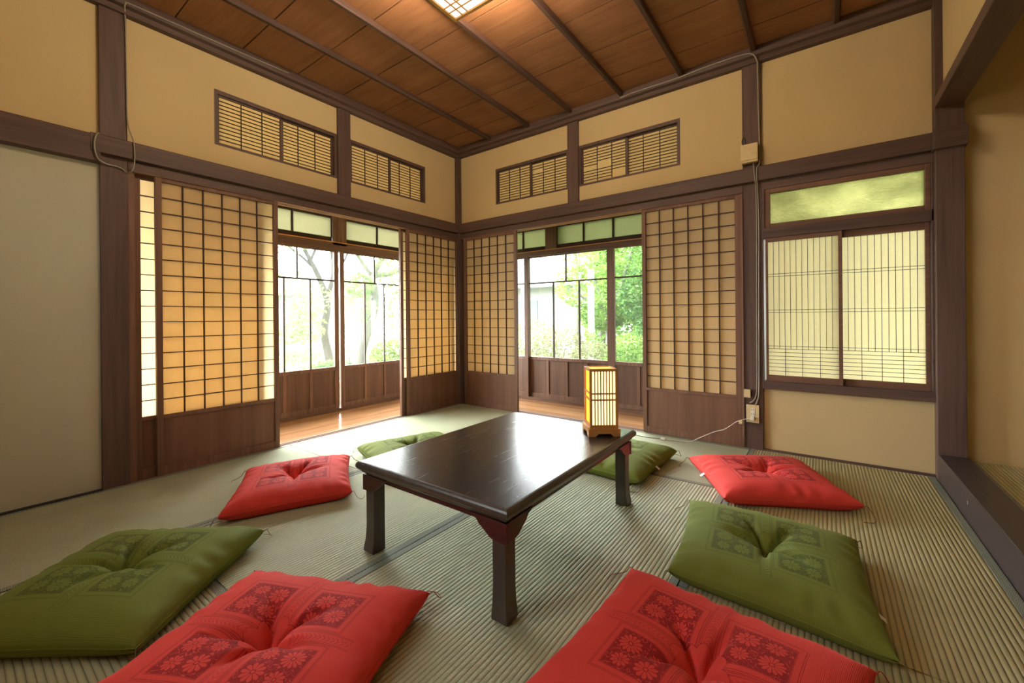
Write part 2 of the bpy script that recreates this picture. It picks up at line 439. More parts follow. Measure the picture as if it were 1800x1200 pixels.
# long rails round the room (nageshi), lintels (kamoi) with grooves coloured orange for floor bounce, sills
def rail_poly(p, z0, z1):   # profile in (depth, z), depth + is into the room
    return [(-.04, z0 + .004), (p, z0 + .012), (p, z1 - .006), (p - .006, z1), (-.04, z1)]
struct('trim_2', MB().prism([(d, z) for d, z in rail_poly(.030, ZN0, ZN1)], 'y', -2.79, -.0), dark('y'))
struct('trim_2', MB().prism([(d, z) for d, z in rail_poly(.026, 1.742, 1.893)], 'y', -3.66, -2.752), dark('y'))
struct('trim_2', MB().prism([(-d, z) for d, z in rail_poly(.030, ZN0, ZN1)], 'x', .0, 3.605), dark('x'))
sbox('trim_2', dark('x'), 3.590, 3.722, -.072, .02, ZN0, ZN1, bevel=.003)
def kamoi(axis, a0, a1):
    m = MB()
    def b(d0, d1, z0, z1):
        if axis == 'y': m.box(-d1, -d0, a0, a1, z0, z1)
        else: m.box(a0, a1, d0, d1, z0, z1)
    b(-.002, .012, ZK, ZN0 + .004); b(.012, .034, ZK + .016, ZN0); b(.034, .044, ZK, ZN0)
    b(.044, .066, ZK + .016, ZN0); b(.066, .080, ZK, ZN0)
    return m
G_ = wood('groove_wood', (.30, .135, .065), (.48, .24, .125), 'x', .5); struct('trim_3', kamoi('y', -2.640, -.027), G_); struct('trim_3', kamoi('x', .027, 2.670), G_)  # unstained groove wood, orange floor bounce put into its colour
sbox('trim_3', dark('y'), -.012, .003, -2.640, -.0, ZK + .001, ZN0 + .002); sbox('trim_3', dark('x'), .0, 2.670, -.003, .012, ZK + .001, ZN0 + .002)
def shikii(axis, a0, a1):
    m = MB()
    def b(d0, d1, z0, z1):
        if axis == 'y': m.box(-d1, -d0, a0, a1, z0, z1)
        else: m.box(a0, a1, d0, d1, z0, z1)
    b(0, .080, -.055, -.004)
    for d0, d1 in ((.0, .012), (.034, .044), (.066, .080)): b(d0, d1, -.004, .002)
    return m
struct('trim_4', shikii('y', -2.640, -.027), mid('y')); struct('trim_4', shikii('x', .027, 2.670), mid('x'))
sbox('trim_5', M_darkslot, -.02, .012, -3.66, -2.752, -.01, .006)       # dark batten under the left plaster
sbox('trim_5', dark('x'), 2.780, 3.600, .004, .03, -.01, .012)
# slim jamb strips beside the posts
sbox('trim_6', mid('z'), -.080, -.006, -2.640, -2.612, 0, ZK); sbox('trim_6', mid('z'), 2.648, 2.670, .006, .080, 0, ZK)
# ceiling: overlapping boards, thin battens, cornice
cm = MB()
for k in range(11):
    y1 = .10 - .025 - k * .359 + .0; y0 = y1 - .375
    cm.box(-.08, 3.64, y0 + .0235, y1, 2.688, 2.698)
struct('ceiling', cm, M_ceil)
sbox('ceiling', dark('x'), -1.9, 4.9, -4.0, 1.9, 2.78, 2.90); sbox('ceiling', M_darkslot, -.08, 3.64, -3.66, .08, 2.7, 2.71)  # big upper slab is an unseen roof added to block light
for bx in (.478, .940, 1.378, 1.832, 2.284, 2.746, 3.182):
    struct('trim_7', MB().prism([(bx - .017, 2.69), (bx - .017, 2.664), (bx - .011, 2.656), (bx + .011, 2.656), (bx + .017, 2.664), (bx + .017, 2.69)], 'y', -3.66, -.0), wood('ceiling_batten_wood', (.050, .026, .019), (.10, .052, .036), 'y'))
def corn(s): return [(0 - .03, ZC), (.020, ZC), (.020, ZC + .030), (.046, ZC + .036), (.052, ZC + .052), (.052, 2.688), (-.03, 2.688)]
struct('trim_8', MB().prism(corn(0), 'y', -3.66, .0), dark('y'))
struct('trim_8', MB().prism([(-d, z) for d, z in corn(0)], 'x', 0, 3.66), dark('x'))
struct('trim_8', MB().prism([(3.632 - d, z) for d, z in corn(0)], 'y', -3.66, 0), dark('y'))

# transom windows (ranma) with fine horizontal lattice
def ranma(name, axis, a0, a1, z0, z1, bars=11, cut0=False, cut1=False, gaps=()):
    root = bpy.data.objects.new(name, None); COL.objects.link(root); root['kind'] = 'structure'; root.empty_display_size = .1
    if axis == 'y': root.location = (REC, a0, z0); root.rotation_euler = (0, 0, PI / 2)
    else: root.location = (a0, -REC, z0)
    W = a1 - a0; H = z1 - z0
    f = MB(); f.box(0, W, -.001, .056, 0, .016); f.box(0, W, -.001, .056, H - .026, H)
    if not cut0: f.box(0, .020, -.001, .056, .016, H - .026)
    if not cut1: f.box(W - .020, W, -.001, .056, .016, H - .026)
    f.build('window_frame', dark('z'), root)
    mid_ = W / 2
    for k, (p0, p1) in enumerate(((.020 if not cut0 else 0, mid_ + .012), (mid_ - .012, W - .020 if not cut1 else W))):
        yy = .012 if k == 0 else .030
        s = MB(); s.box(p0, p0 + .011, yy, yy + .014, .016, H - .026); s.box(p1 - .022, p1, yy, yy + .014, .016, H - .026) if k == 0 else s.box(p1 - .011, p1, yy, yy + .014, .016, H - .026)
        s.box(p0, p1, yy, yy + .014, .016, .022); s.box(p0, p1, yy, yy + .014, H - .036, H - .026)
        s.build('sash_frame', dark('z'), root)
        l = MB()
        q0, q1 = p0 + .011, p1 - .011
        for c in (1, 2):
            xx = q0 + (q1 - q0) * c / 3; l.box(xx - .002, xx + .002, yy + .002, yy + .010, .02, H - .03)
        for r in range(1, bars + 1):
            zz = .022 + (H - .058) * r / (bars + 1)
            segs = [(q0, q1)]
            for (gk, gr, ga, gb) in gaps:
                if gk == k and gr == r: segs = [(q0, q0 + (q1 - q0) * ga), (q0 + (q1 - q0) * gb, q1)]
            for (sa, sb) in segs:
                if sb - sa > .01: l.box(sa, sb, yy + .001, yy + .009, zz - .0019, zz + .0019)
        l.build('lattice', latt('x'), root)
        MB().box(q0, q1, yy + .010, yy + .0115, .018, H - .03).build('paper', M_paper_high, root)
    return root
ranma('window_1', 'y', -2.217, -1.374, 2.034, 2.390)
ranma('window_2', 'y', -1.263, -.442, 2.034, 2.390)
ranma('window_3', 'x', .494, 1.315, 2.034, 2.385, gaps=((1, 9, 0, .33),))
ranma('window_4', 'x', 1.420, 2.258, 2.034, 2.385, gaps=((0, 5, 0, .66), (0, 6, .34, .66), (0, 2, .66, 1), (0, 1, .66, 1)))

# ------------------------------------------------------------------ sliding paper screens
def shoji(label, w=.682, h=1.752, cols=6, rows=15):
    t = thing('shoji_screen', label, 'sliding screen', group='sliding paper screens of the room')
    f = MB(); f.box(0, .030, 0, .028, 0, h); f.box(w - .030, w, 0, .028, 0, h)
    f.box(.03, w - .03, .001, .027, 0, .050); f.box(.03, w - .03, .001, .027, h - .032, h); f.box(.03, w - .03, .001, .027, .330, .352)
    f.build('frame', mid('z'), t, .0015)
    b = MB(); b.box(.028, w - .028, .009, .016, .048, .332); b.build('lower_board', wood('screen_board_wood', (.120, .052, .031), (.20, .098, .058), 'z', .6, .5), t)
    l = MB(); z0, z1 = .352, h - .032
    for c in range(1, cols):
        x = .03 + (w - .06) * c / cols; l.box(x - .0028, x + .0028, .006, .019, z0, z1)
    for r in range(1, rows):
        z = z0 + (z1 - z0) * r / rows; l.box(.03, w - .03, .007, .018, z - .0026, z + .0026)
    l.build('lattice', latt('z'), t)
    MB().box(.029, w - .029, .0192, .0200, z0 - .002, z1 + .002).build('paper', M_paper, t)
    return t
Z0s = -.001
s0 = shoji('wide-open paper screen on the left wall in front, its full lattice showing')
XF, XR = -.007, -.039      # front face depth of the front and rear groove
def placeA(o, y0, front): o.location = (XF if front else XR, y0, Z0s); o.rotation_euler = (0, 0, PI / 2)
placeA(s0, -2.520, True); s0['label'] = 'paper screen in the front groove of the left wall, left of the veranda opening'
def cpA(y0, front, label): return copy_thing(s0, (XF if front else XR, y0, Z0s), PI / 2, label)
def cpB(x0, front, label): return copy_thing(s0, (x0, -XF if front else -XR, Z0s), 0, label)
cpA(-2.610, False, 'paper screen half hidden at the far left beside the big post')
cpA(-.735, False, 'rear paper screen by the left wall opening whose edge shows as a thin lit strip')
cpA(-.684, True, 'front paper screen on the left wall running into the room corner')
cpB(.028, False, 'rear paper screen beside the room corner on the right-hand wall, behind the front one')
cpB(.065, True, 'front paper screen on the right-hand wall next to the room corner')
cpB(1.966, True, 'paper screen between the garden opening and the post with the outlet')
cpB(1.984, False, 'rear paper screen hidden behind the one by the post with the outlet')

# ------------------------------------------------------------------ small window right: frame, transom, two screens
def wbox(m, x0, x1, z0, z1, y0=0.0, y1=.05): m.box(x0, x1, y0, y1, z0, z1)
fr = bpy.data.objects.new('window_5', None); COL.objects.link(fr); fr['kind'] = 'structure'; fr.location = (2.78, 0, .417); fr.empty_display_size = .1
m = MB(); ox, oz = 2.78, .417
def wb(x0, x1, z0, z1, y0=-.004, y1=.075): m.box(x0 - ox, x1 - ox, y0, y1, z0 - oz, z1 - oz)
wb(2.780, 3.600, .417, .468, -.010, .075); wb(2.780, 3.600, 1.418, 1.482); wb(2.780, 3.600, 1.742, 1.80, .0)
wb(2.780, 2.798, 1.482, 1.742); wb(3.590, 3.600, .468, 1.742); wb(2.780, 2.789, .468, 1.418)
m.build('window_frame', dark('x'), fr, .002)
m = MB(); wb(2.798, 2.828, 1.482, 1.742, .004, .05); wb(3.566, 3.590, 1.482, 1.742, .004, .05); wb(2.828, 3.566, 1.482, 1.510, .004, .05); wb(2.828, 3.566, 1.712, 1.742, .004, .05)
m.build('transom_sash', mid('x'), fr, .003)
m = MB(); wb(2.826, 3.568, 1.508, 1.714, .026, .030); m.build('patterned_pane', M_patglass, fr)
m = MB(); wb(2.790, 3.598, .47, 1.418, .066, .070); m.build('glass_pane', M_glass, fr)
def small_shoji(label, top):
    w_, h_ = .402, .950
    t = thing('window_shoji', label, 'sliding screen', group='small window screens')
    f = MB(); f.box(0, .013, 0, .022, 0, h_); f.box(w_ - .019, w_, 0, .022, 0, h_); f.box(.013, w_ - .019, .001, .021, 0, .040); f.box(.013, w_ - .019, .001, .021, h_ - top, h_)
    f.build('frame', mid('x'), t, .0012)
    l = MB(); x0, x1 = .013, w_ - .019; z1 = h_ - top
    for c in range(1, 12):
        x = x0 + (x1 - x0) * c / 12
        l.box(x - .0012, x + .0012, .006, .012, .214 if c % 3 else .04, z1)
    for z in (.708, .691, .470, .453, .232, .214, .191, .166, .142, .118, .094, .068):
        l.box(x0, x1, .005, .011, z - .0012, z + .0012)
    l.build('lattice', latt('x'), t)
    MB().box(x0 - .001, x1 + .001, .0124, .0132, .038, z1 + .001).build('paper', M_paperw, t)
    return t
a = small_shoji('left small lattice screen of the square window, sliding in front', .028); a.location = (2.800, .004, .469)
b = small_shoji('right small lattice screen of the square window, in the rear groove', .040); b.location = (3.186, .030, .469)

# ------------------------------------------------------------------ tatami
def mat_(x0, x1, y0, y1, axis, top, label):
    t = thing('tatami_mat', label, 'tatami mat', (x0, y0, 0), group='tatami mats of the room')
    W, D = x1 - x0, y1 - y0; g = .0012
    MB().box(g, W - g, g, D - g, -.055, -.0006 if False else 0).build('woven_rush_surface', top, t)
    for s in (0, 1):
        m = MB()
        if axis == 'y':
            a0, a1 = (g, .029) if s == 0 else (W - .029, W - g); m.box(a0, a1, g - .0004, D - g + .0004, -.05, .0016)
        else:
            a0, a1 = (g, .029) if s == 0 else (D - .029, D - g); m.box(g - .0004, W - g + .0004, a0, a1, -.05, .0016)
        m.build('cloth_border', M_heri, t)
mat_(.002, .885, -1.775, -.002, 'y', M_tat_y, 'pale green tatami mat in the far corner by both paper screens')
mat_(.002, .885, -3.60, -1.777, 'y', M_tat_y, 'green tatami mat along the left wall, in front of the big post')
mat_(.887, 2.700, -.850, -.002, 'x', M_tat_x, 'tatami mat lying along the garden opening behind the low table')
mat_(.887, 1.768, -2.690, -.852, 'y', M_tat_y, 'tatami mat under the left half of the low table')
mat_(1.770, 2.700, -2.690, -.852, 'y', M_tat_y, 'tatami mat under the right half of the low table')
mat_(.887, 2.700, -3.60, -2.692, 'x', M_tat_x, 'tatami mat across the foreground under the front cushions')
mat_(2.702, 3.598, -1.790, .004, 'y', M_tat_r, 'lamplight-coloured tatami mat below the square window')
mat_(2.702, 3.598, -3.60, -1.792, 'y', M_tat_r, 'lamplight-coloured tatami mat in the right foreground beside the alcove step')

# ------------------------------------------------------------------ alcove: black sill, raised mat, head beam
sbox('trim_9', M_ebony, 3.600, 3.716, -3.66, -.052, -.01, .143, bevel=.003)
struct('floor', MB().box(3.716, 4.5, -3.66, .022, -.05, .085), dark('y'))
m = MB()
for y, z in ((-.62, .085), (-1.42, .110), (-1.50, .082)): m.box(3.5990, 3.6002, y - .002, y + .002, z - .007, z + .007)
struct('trim_9', m, M_tag)
t = thing('tatami_mat', 'raised tatami mat inside the alcove beyond the black sill', 'tatami mat', (3.716, -3.6, .086), group=None)
MB().box(0, .76, 0, 3.60, 0, .030).build('woven_rush_surface', M_tat_r, t); MB().box(.002, .032, 0, 3.60, .0, .0316).build('cloth_border', M_heri, t)
sbox('trim_10', dark('y'), 3.600, 3.712, -3.66, -.05, 2.020, 2.078, bevel=.003)

# ------------------------------------------------------------------ veranda outer wall
struct('trim_11', MB().box(-.97, -.85, -3.9, .72, -.10, .0), veranda_wood('y')); struct('trim_11', MB().box(-.85, 2.78, .70, .82, -.10, .0), veranda_wood('x'))
struct('trim_11', MB().box(-.96, -.868, -3.9, .72, 1.600, 1.690), veranda_wood('y')); struct('trim_11', MB().box(-.868, 2.78, .718, .81, 1.600, 1.655), veranda_wood('x'))
struct('trim_11', MB().box(-.865, -.855, -3.9, .72, 1.683, 1.692), pale('y')); struct('trim_11', MB().box(-.868, 2.78, .705, .715, 1.650, 1.658), pale('x'))
for y in (-2.65, -.84, .72): sbox('trim_12', veranda_wood('z'), -.99, -.868, y - .075, y + .075, 1.66, 2.6)
for x in (.708, 2.78): sbox('trim_12', veranda_wood('z'), x - .068, x + .068, .718, .84, 1.66, 2.6)
sbox('trim_12', veranda_wood('z'), -.99, -.86, .71, .84, -.45, 2.6)
sbox('trim_12', veranda_wood('z'), 2.72, 2.78, .09, .84, -.45, 2.6)
struct('wall_left', MB().box(-.97, -.90, -3.9, .72, 1.945, 2.6), M_plaster); struct('wall_back', MB().box(-.90, 2.78, .75, .82, 1.915, 2.6), M_plaster)
M_bounce = plaster('bounce_white_plaster', (.78, .74, .62), (.84, .80, .68))  # unseen veranda ceiling made white to bounce light behind the transoms
sbox('ceiling', M_bounce, -1.0, -.078, -3.9, .84, 2.60, 2.64); sbox('ceiling', M_bounce, -.08, 2.80, .078, .84, 2.60, 2.64)
sbox('wall_front', M_plaster, -1.0, -.08, -4.0, -3.9, -.1, 2.6)
# transom panes over the glass doors
def otrans(name, axis, spans, z0, z1):
    for k, (a0, a1, mull) in enumerate(spans):
        root = bpy.data.objects.new(name, None); COL.objects.link(root); root['kind'] = 'structure'; root.empty_display_size = .1
        if axis == 'y': root.location = (-.885, a0, z0); root.rotation_euler = (0, 0, PI / 2)
        else: root.location = (a0, .735, z0)
        W = a1 - a0; H = z1 - z0; f = MB()
        f.box(0, W, 0, .03, -.045, 0); f.box(0, W, 0, .03, H, H + .02); f.box(-.005, .0, 0, .03, 0, H); f.box(W, W + .005, 0, .03, 0, H)
        for q in mull: f.box(q - a0 - .008, q - a0 + .008, 0, .03, 0, H)
        f.build('window_frame', latt('x'), root)
        MB().box(0, W, .014, .018, 0, H).build('frosted_pane', M_frostA if axis == 'y' else M_frost, root)
otrans('window_6', 'y', ((-2.56, -1.75, (-2.15,)), (-1.75, -.922, (-1.310,)), (-.757, .03, (-.376,)), (.03, .64, (.33,))), 1.738, 1.932)
otrans('window_7', 'x', ((-.85, -.1, (-.4,)), (-.1, .625, (.320,)), (.777, 1.76, (1.094, 1.421)), (1.76, 2.70, (2.08, 2.4))), 1.703, 1.898)
# glass doors of the veranda: upper two panes, lower three, boarded base
def sash(name, axis, a0, W, front, gz, ms=.045, bat=None):
    root = bpy.data.objects.new(name, None); COL.objects.link(root); root['kind'] = 'structure'; root.empty_display_size = .1
    d = 0 if front else .032
    if axis == 'y': root.location = (-.870 - d, a0, .0); root.rotation_euler = (0, 0, PI / 2)
    else: root.location = (a0, .720 + d, .0)
    f = MB(); H = 1.602
    f.box(0, ms, 0, .030, 0, H); f.box(W - ms, W, 0, .030, 0, H); f.box(ms, W - ms, .001, .029, 0, .045); f.box(ms, W - ms, .001, .029, gz - .035, gz); f.box(ms, W - ms, .001, .029, 1.588, H)
    f.build('sash_frame', veranda_wood('z'), root, .0015)
    g = MB(); g.box(ms, W - ms, .006, .024, 1.289, 1.303); iw = W - 2 * ms
    g.box(W / 2 - .007, W / 2 + .007, .006, .024, 1.303, 1.588)
    for k in (1, 2): g.box(ms + iw * k / 3 - .007, ms + iw * k / 3 + .007, .006, .024, gz, 1.289)
    g.build('glazing_bar', latt('z'), root)
    MB().box(ms, W - ms, .014, .017, gz, 1.588).build('glass_pane', M_glass, root)
    MB().box(ms, W - ms, .012, .020, .045, gz - .035).build('lower_board', wood('weathered_board', (.060, .032, .022), (.150, .082, .052), 'z', .6, .6), root)
    n = bat or 3; p = MB()
    for k in range(1, n): p.box(ms + iw * k / n - .014, ms + iw * k / n + .014, .003, .012, .045, gz - .035)
    p.build('batten', veranda_wood('z'), root)
for i, (a0, fr_) in enumerate(((-3.36, False), (-2.535, True), (-1.690, True), (-.839, True), (.015, False))):
    sash('door_%d' % (i + 1), 'y', a0, .832 if i else .82, fr_, .425)
for i, (a0, fr_) in enumerate(((-.66, True), (.342, False), (1.372, True))):
    sash('door_%d' % (i + 6), 'x', a0, 1.05 if i < 2 else 1.32, fr_, .458, .047 if i < 2 else .066, 4 if i < 2 else 5)

# ------------------------------------------------------------------ low table
TX0, TX1, TY0, TY1, TZ = 1.636, 2.369, -2.300, -1.256, .350
t = thing('low_table', 'dark lacquered low table with flared legs and curved brackets in the middle of the mats', 'table', ((TX0 + TX1) / 2, (TY0 + TY1) / 2, .0018), .004)
W, D = (TX1 - TX0) / 2, (TY1 - TY0) / 2
def rring(hx, hy, z): return [(-hx, -hy, z), (hx, -hy, z), (hx, hy, z), (-hx, hy, z)]
m = MB(); m.loft([rring(W - .0125, D - .0125, z) for z in (.325, TZ)]); m.build('table_top', M_top, t, .001)
prof = []
for k in range(9):
    a = PI / 2 - PI * k / 8; prof.append((-.013 + .015 * math.cos(a), .3335 + .0165 * math.sin(a)))
prof = prof[:1] + prof; prof[0] = (-.011, .3500); prof += [(-.012, .316), (-.014, .310), (-.020, .304), (-.028, .300), (-.028, .296)]
m = MB(); m.loft([rring(W + d, D + d, z) for d, z in prof[1:]][::-1], cap=False); o = m.build('edge_moulding', M_tleg, t)
o.data.polygons.foreach_set('use_smooth', [False] * len(o.data.polygons))
m = MB(); hx, hy = W - .045, D - .045
for a in ((-hx, hx, -hy, -hy + .018), (-hx, hx, hy - .018, hy), (-hx, -hx + .018, -hy, hy), (hx - .018, hx, -hy, hy)): m.box(*a, .272, .300)
m.build('apron', M_tbr, t)
hx, hy = W - .020, D - .020
for sx in (-1, 1):
    for sy in (-1, 1):
        rs = []
        for z, fl, wd in ((.298, 0, .050), (.10, 0, .050), (.05, .003, .052), (.02, .009, .056), (.004, .011, .058), (0, .009, .056)):
            ax0, ay0 = sx * (hx - .006 + fl * .8), sy * (hy - .006 + fl * .8); ax1, ay1 = sx * (hx - .056), sy * (hy - .056)
            xs, ys = sorted((ax0, ax1)), sorted((ay0, ay1))
            rs.append([(xs[0], ys[0], z), (xs[1], ys[0], z), (xs[1], ys[1], z), (xs[0], ys[1], z)])
        rs.reverse(); MB().loft(rs).build('leg', M_tleg, t, .002)
        br = [(0, .299), (0, .238), (.050, .240), (.062, .243), (.090, .262), (.105, .272), (.118, .287), (.126, .289), (.134, .293), (.146, .299)]
        p = MB(); y0 = sy * (hy + .002)
        p.prism([(sx * (hx + .004 - d), z) for d, z in br], 'y', y0, y0 - sy * .016)
        p.build('corner_bracket', M_tbr, t, .001)
        p = MB(); x0 = sx * (hx + .002)
        p.prism([(sy * (hy - d), z) for d, z in br], 'x', x0, x0 - sx * .016)
        p.build('corner_bracket', M_tbr, t, .001)

# ------------------------------------------------------------------ lantern on the table
t = thing('table_lantern', 'lit square wooden lantern with vertical slats standing on the far end of the low table', 'lamp', (2.245, -1.388, TZ), math.radians(38))
hb, hw, hh = .074, .0655, .312
m = MB(); m.box(-hb, hb, -hb, hb, .014, .036)
for sx in (-1, 1):
    for sy in (-1, 1):
        m.prism([(sx * hb, 0), (sx * (hb - .030), 0), (sx * (hb - .040), .008), (sx * (hb - .046), .014), (sx * hb, .014)], 'y', sy * hb, sy * (hb - .012))
        m.prism([(sy * hb, 0), (sy * (hb - .030), 0), (sy * (hb - .040), .008), (sy * (hb - .046), .014), (sy * hb, .014)], 'x', sx * hb, sx * (hb - .012))
m.build('base', pale('x'), t, .001)
m = MB()
for sx in (-1, 1):
    for sy in (-1, 1): m.box(sx * hw, sx * (hw - .011), sy * hw, sy * (hw - .011), .036, hh)
for z0, z1 in ((.036, .052), (hh - .012, hh)):
    for s in (-1, 1): m.box(-hw + .011, hw - .011, s * hw, s * (hw - .010), z0, z1); m.box(s * hw, s * (hw - .010), -hw + .011, hw - .011, z0, z1)
m.build('frame', pale('z'), t, .0008)
for k in range(4):
    c, s = math.cos(k * PI / 2), math.sin(k * PI / 2)
    m = MB(); n = 8 if k % 2 == 0 else 5
    def rb(x0, x1, y0, y1, z0, z1):
        P = [(x * c - y * s, x * s + y * c) for x, y in ((x0, y0), (x1, y1))]; m.box(P[0][0], P[1][0], P[0][1], P[1][1], z0, z1)
    for j in range(1, 8): 
        xx = -.0545 + .109 * j / 8
        if k % 2: continue
        rb(xx - .0023, xx + .0023, -hw + .002, -hw + .006, .052, hh - .012)
    for z in (.168, .197): rb(-.0545, .0545, -hw + .001, -hw + .007, z - .0032, z + .0032)
    m.build('slats', pale('z'), t)
    m = MB(); rb(-.0545, .0545, -hw + .0075, -hw + .0083, .040, hh - .004); m.build('paper_shade', M_lit if k in (0, 2) else M_lit2, t)
m = MB(); m.box(-hw + .010, hw - .010, -hw + .010, hw - .010, hh - .006, hh - .004); m.build('top_shade', emit('lit_lantern_top', (1.0, .50, .10), .75), t)

# its cord runs over the far edge and across the mat to the socket; all of it belongs to the lantern
MI = (Matrix.Translation(t.location) @ Matrix.Rotation(math.radians(38), 4, 'Z')).inverted()
def hang(o): o.parent = t; o.matrix_parent_inverse = MI; return o
hang(MB().tube([(2.262, -1.312, .358), (2.22, -1.275, .356), (2.08, -1.262, .356), (1.98, -1.235, .340), (1.93, -1.225, .28), (1.86, -1.20, .02), (1.72, -1.17, .004), (1.68, -1.05, .004), (1.67, -.6, .004), (1.70, -.20, .004), (1.84, -.110, .004), (2.01, -.145, .004), (2.155, -.130, .006)], .0022, 6).build('power_cord', M_darkslot, smooth=True))
o = hang(MB().tube([(2.150, -.132, .010), (2.20, -.118, .006), (2.26, -.108, .006), (2.34, -.090, .010), (2.41, -.075, .050), (2.49, -.060, .095), (2.545, -.045, .115), (2.585, -.038, .145), (2.62, -.036, .176), (2.66, -.030, .196), (2.69, -.026, .205), (2.706, -.022, .208)], .0026, 6).build('power_cord', M_white, smooth=True)); o['label'] = 'white length of the cord rising to the socket'
hang(MB().box(2.140, 2.176, -.140, -.122, .0018, .016).build('cord_switch', M_white, bevel=.004))
hang(MB().box(2.706, 2.732, -.034, -.0135, .198, .220).build('plug', M_white, bevel=.004))
hang(MB().box(2.640, 2.664, -.050, -.028, .170, .192).build('cord_tie', M_cream, bevel=.004))

# ------------------------------------------------------------------ floor cushions
def cushion(name, label, corners, mat, smat, thick=.074, seed=0, folds=5, ph=0.0, tagside=None, tuft=.074, strings=(0, 1, 2, 3), zc=.040):
    rnd = random.Random(seed); N = 140
    C = [Vector((x, y, 0)) for x, y in corners]; ctr = sum(C, Vector()) / 4
    t = thing('floor_cushion', label, 'cushion', ctr, 0, name)
    C = [c - ctr for c in C]
    # axis 'a' along C0->C1, 'b' along C1->C2
    ph2 = [rnd.uniform(0, 6.28) for _ in range(8)]
    verts = []; uvs = []; faces = []
    GR = [.5 * q + .5 * math.sin(q * PI / 2) for q in (i / N * 2 - 1 for i in range(N + 1))]
    def pos(a, b, top):
        cb = .050
        A = a * (1 - cb * (1 - b * b)); B = b * (1 - cb * (1 - a * a))
        P = (C[0] * (1 - A) * (1 - B) + C[1] * (1 + A) * (1 - B) + C[2] * (1 + A) * (1 + B) + C[3] * (1 - A) * (1 + B)) / 4
        e = max(0, (1 - abs(a) ** 5)) * max(0, (1 - abs(b) ** 5))
        e = e ** .42
        x, y = a * .285, b * .285; r = math.hypot(x, y); th = math.atan2(y, x)
        if top:
            z = zc + thick * e * (.74 + .26 * (1 - a * a) * (1 - b * b))
            z += .004 * math.sin(3.1 * a + ph2[0]) * math.cos(2.7 * b + ph2[1]) * e
            f = (.5 + .5 * math.cos(folds * th + ph + .6 * math.sin(th * 2 + ph2[2]))) ** 5
            z -= tuft * math.exp(-(r / .036) ** 1.25) + .016 * math.exp(-(r / .10) ** 2)
            z -= .050 * f * math.exp(-(r / .095) ** 1.8) * (1 - math.exp(-(r / .022) ** 2))
            # wrinkles running in from the seams
            de = min(1 - abs(a), 1 - abs(b)); al = b if abs(a) > abs(b) else a
            z += .0045 * math.sin(al * 19 + ph2[3] + 2 * math.sin(al * 5 + ph2[4])) * math.exp(-(de / .17) ** 2) * min(1, de * 18) * (1 - al ** 4)
            # ears: diagonal creases at the corners
            z += .006 * math.exp(-((abs(a) - abs(b)) / .12) ** 2) * max(0, abs(a * b) - .45) * 1.6
            z = max(z, .010)
        else:
            z = zc - (zc - .001) * min(1, e * 1.5)
        return (P.x, P.y, z), (x, y)
    for top in (1, 0):
        n0 = len(verts)
        for i in range(N + 1):
            for j in range(N + 1):
                # finer rows near the seams
                a, b = GR[i], GR[j]
                p, uv = pos(a, b, top); verts.append(p); uvs.append(uv)
        for i in range(N):
            for j in range(N):
                q = (n0 + i * (N + 1) + j, n0 + (i + 1) * (N + 1) + j, n0 + (i + 1) * (N + 1) + j + 1, n0 + i * (N + 1) + j + 1)
                faces.append(q if top else q[::-1])
    me = bpy.data.meshes.new('cushion_cover'); me.from_pydata(verts, [], faces); me.update()
    uvl = me.uv_layers.new(name='cloth')
    for l in me.loops: uvl.data[l.index].uv = uvs[l.vertex_index]
    for p in me.polygons: p.use_smooth = True
    me.materials.append(mat)
    o = bpy.data.objects.new('cushion_cover', me); COL.objects.link(o); o.parent = t
    # seam piping
    m = MB(); ring = []
    for (a0, b0, a1, b1) in ((-1, -1, 1, -1), (1, -1, 1, 1), (1, 1, -1, 1), (-1, 1, -1, -1)):
        for k in range(14):
            q = k / 14; ring.append(pos(a0 + (a1 - a0) * q, b0 + (b1 - b0) * q, 1)[0])
    m.tube(ring + [ring[0]], .0016, 5, False); m.build('seam', mat, t)
    for k in strings:
        c = C[k]; d = c.normalized(); s = Vector((-d.y, d.x, 0)) * rnd.choice((-1, 1)); L = rnd.uniform(.8, 1.2)
        pts = [c + Vector((0, 0, zc)), c + d * .012 + Vector((0, 0, zc + .006)), c + d * .028 * L + s * .006 + Vector((0, 0, .018)), c + d * .040 * L + s * .020 * L + Vector((0, 0, .004)), c + d * .036 * L + s * .048 * L + Vector((0, 0, .003)), c + d * .018 + s * .066 * L + Vector((0, 0, .003))]
        MB().tube(pts, .0012, 5).build('corner_string', smat, t)
    # tuft threads in the middle
    m = MB(); zt = pos(0, 0, 1)[0][2]
    for k in range(4):
        a = rnd.uniform(0, 6.28); m.tube([(0, 0, zt), (.006 * math.cos(a), .006 * math.sin(a), zt + .006), (.020 * math.cos(a + .4), .020 * math.sin(a + .4), zt + .014)], .0008, 4)
    m.build('tuft_thread', smat, t)
    if tagside is not None:
        k, q = tagside; p = C[k] * (1 - q) + C[(k + 1) % 4] * q; e = (C[(k + 1) % 4] - C[k]).normalized(); nrm = Vector((e.y, -e.x, 0))
        if nrm.dot(p) < 0: nrm = -nrm
        p = p - nrm * .024
        m = MB(); a0 = p - e * .011 + Vector((0, 0, zc)); a1 = p + e * .011 + Vector((0, 0, zc))
        r1 = [a0 + nrm * .012, a1 + nrm * .012, a1 + nrm * .012 + Vector((0, 0, .0008)), a0 + nrm * .012 + Vector((0, 0, .0008))]
        r2 = [v + nrm * .020 + Vector((0, 0, -.014)) for v in r1]
        MB().loft([r1, r2]).build('care_tag', M_tag, t)
    return t
RG, GG = 'red floor cushions', 'green floor cushions'
cushion(RG, 'red floor cushion on the left mat, beyond the left end of the table', [(.975, -2.547), (1.205, -2.045), (.715, -1.745), (.460, -2.235)], M_red, M_brownstr, seed=1, ph=1.0, tagside=(2, .75))
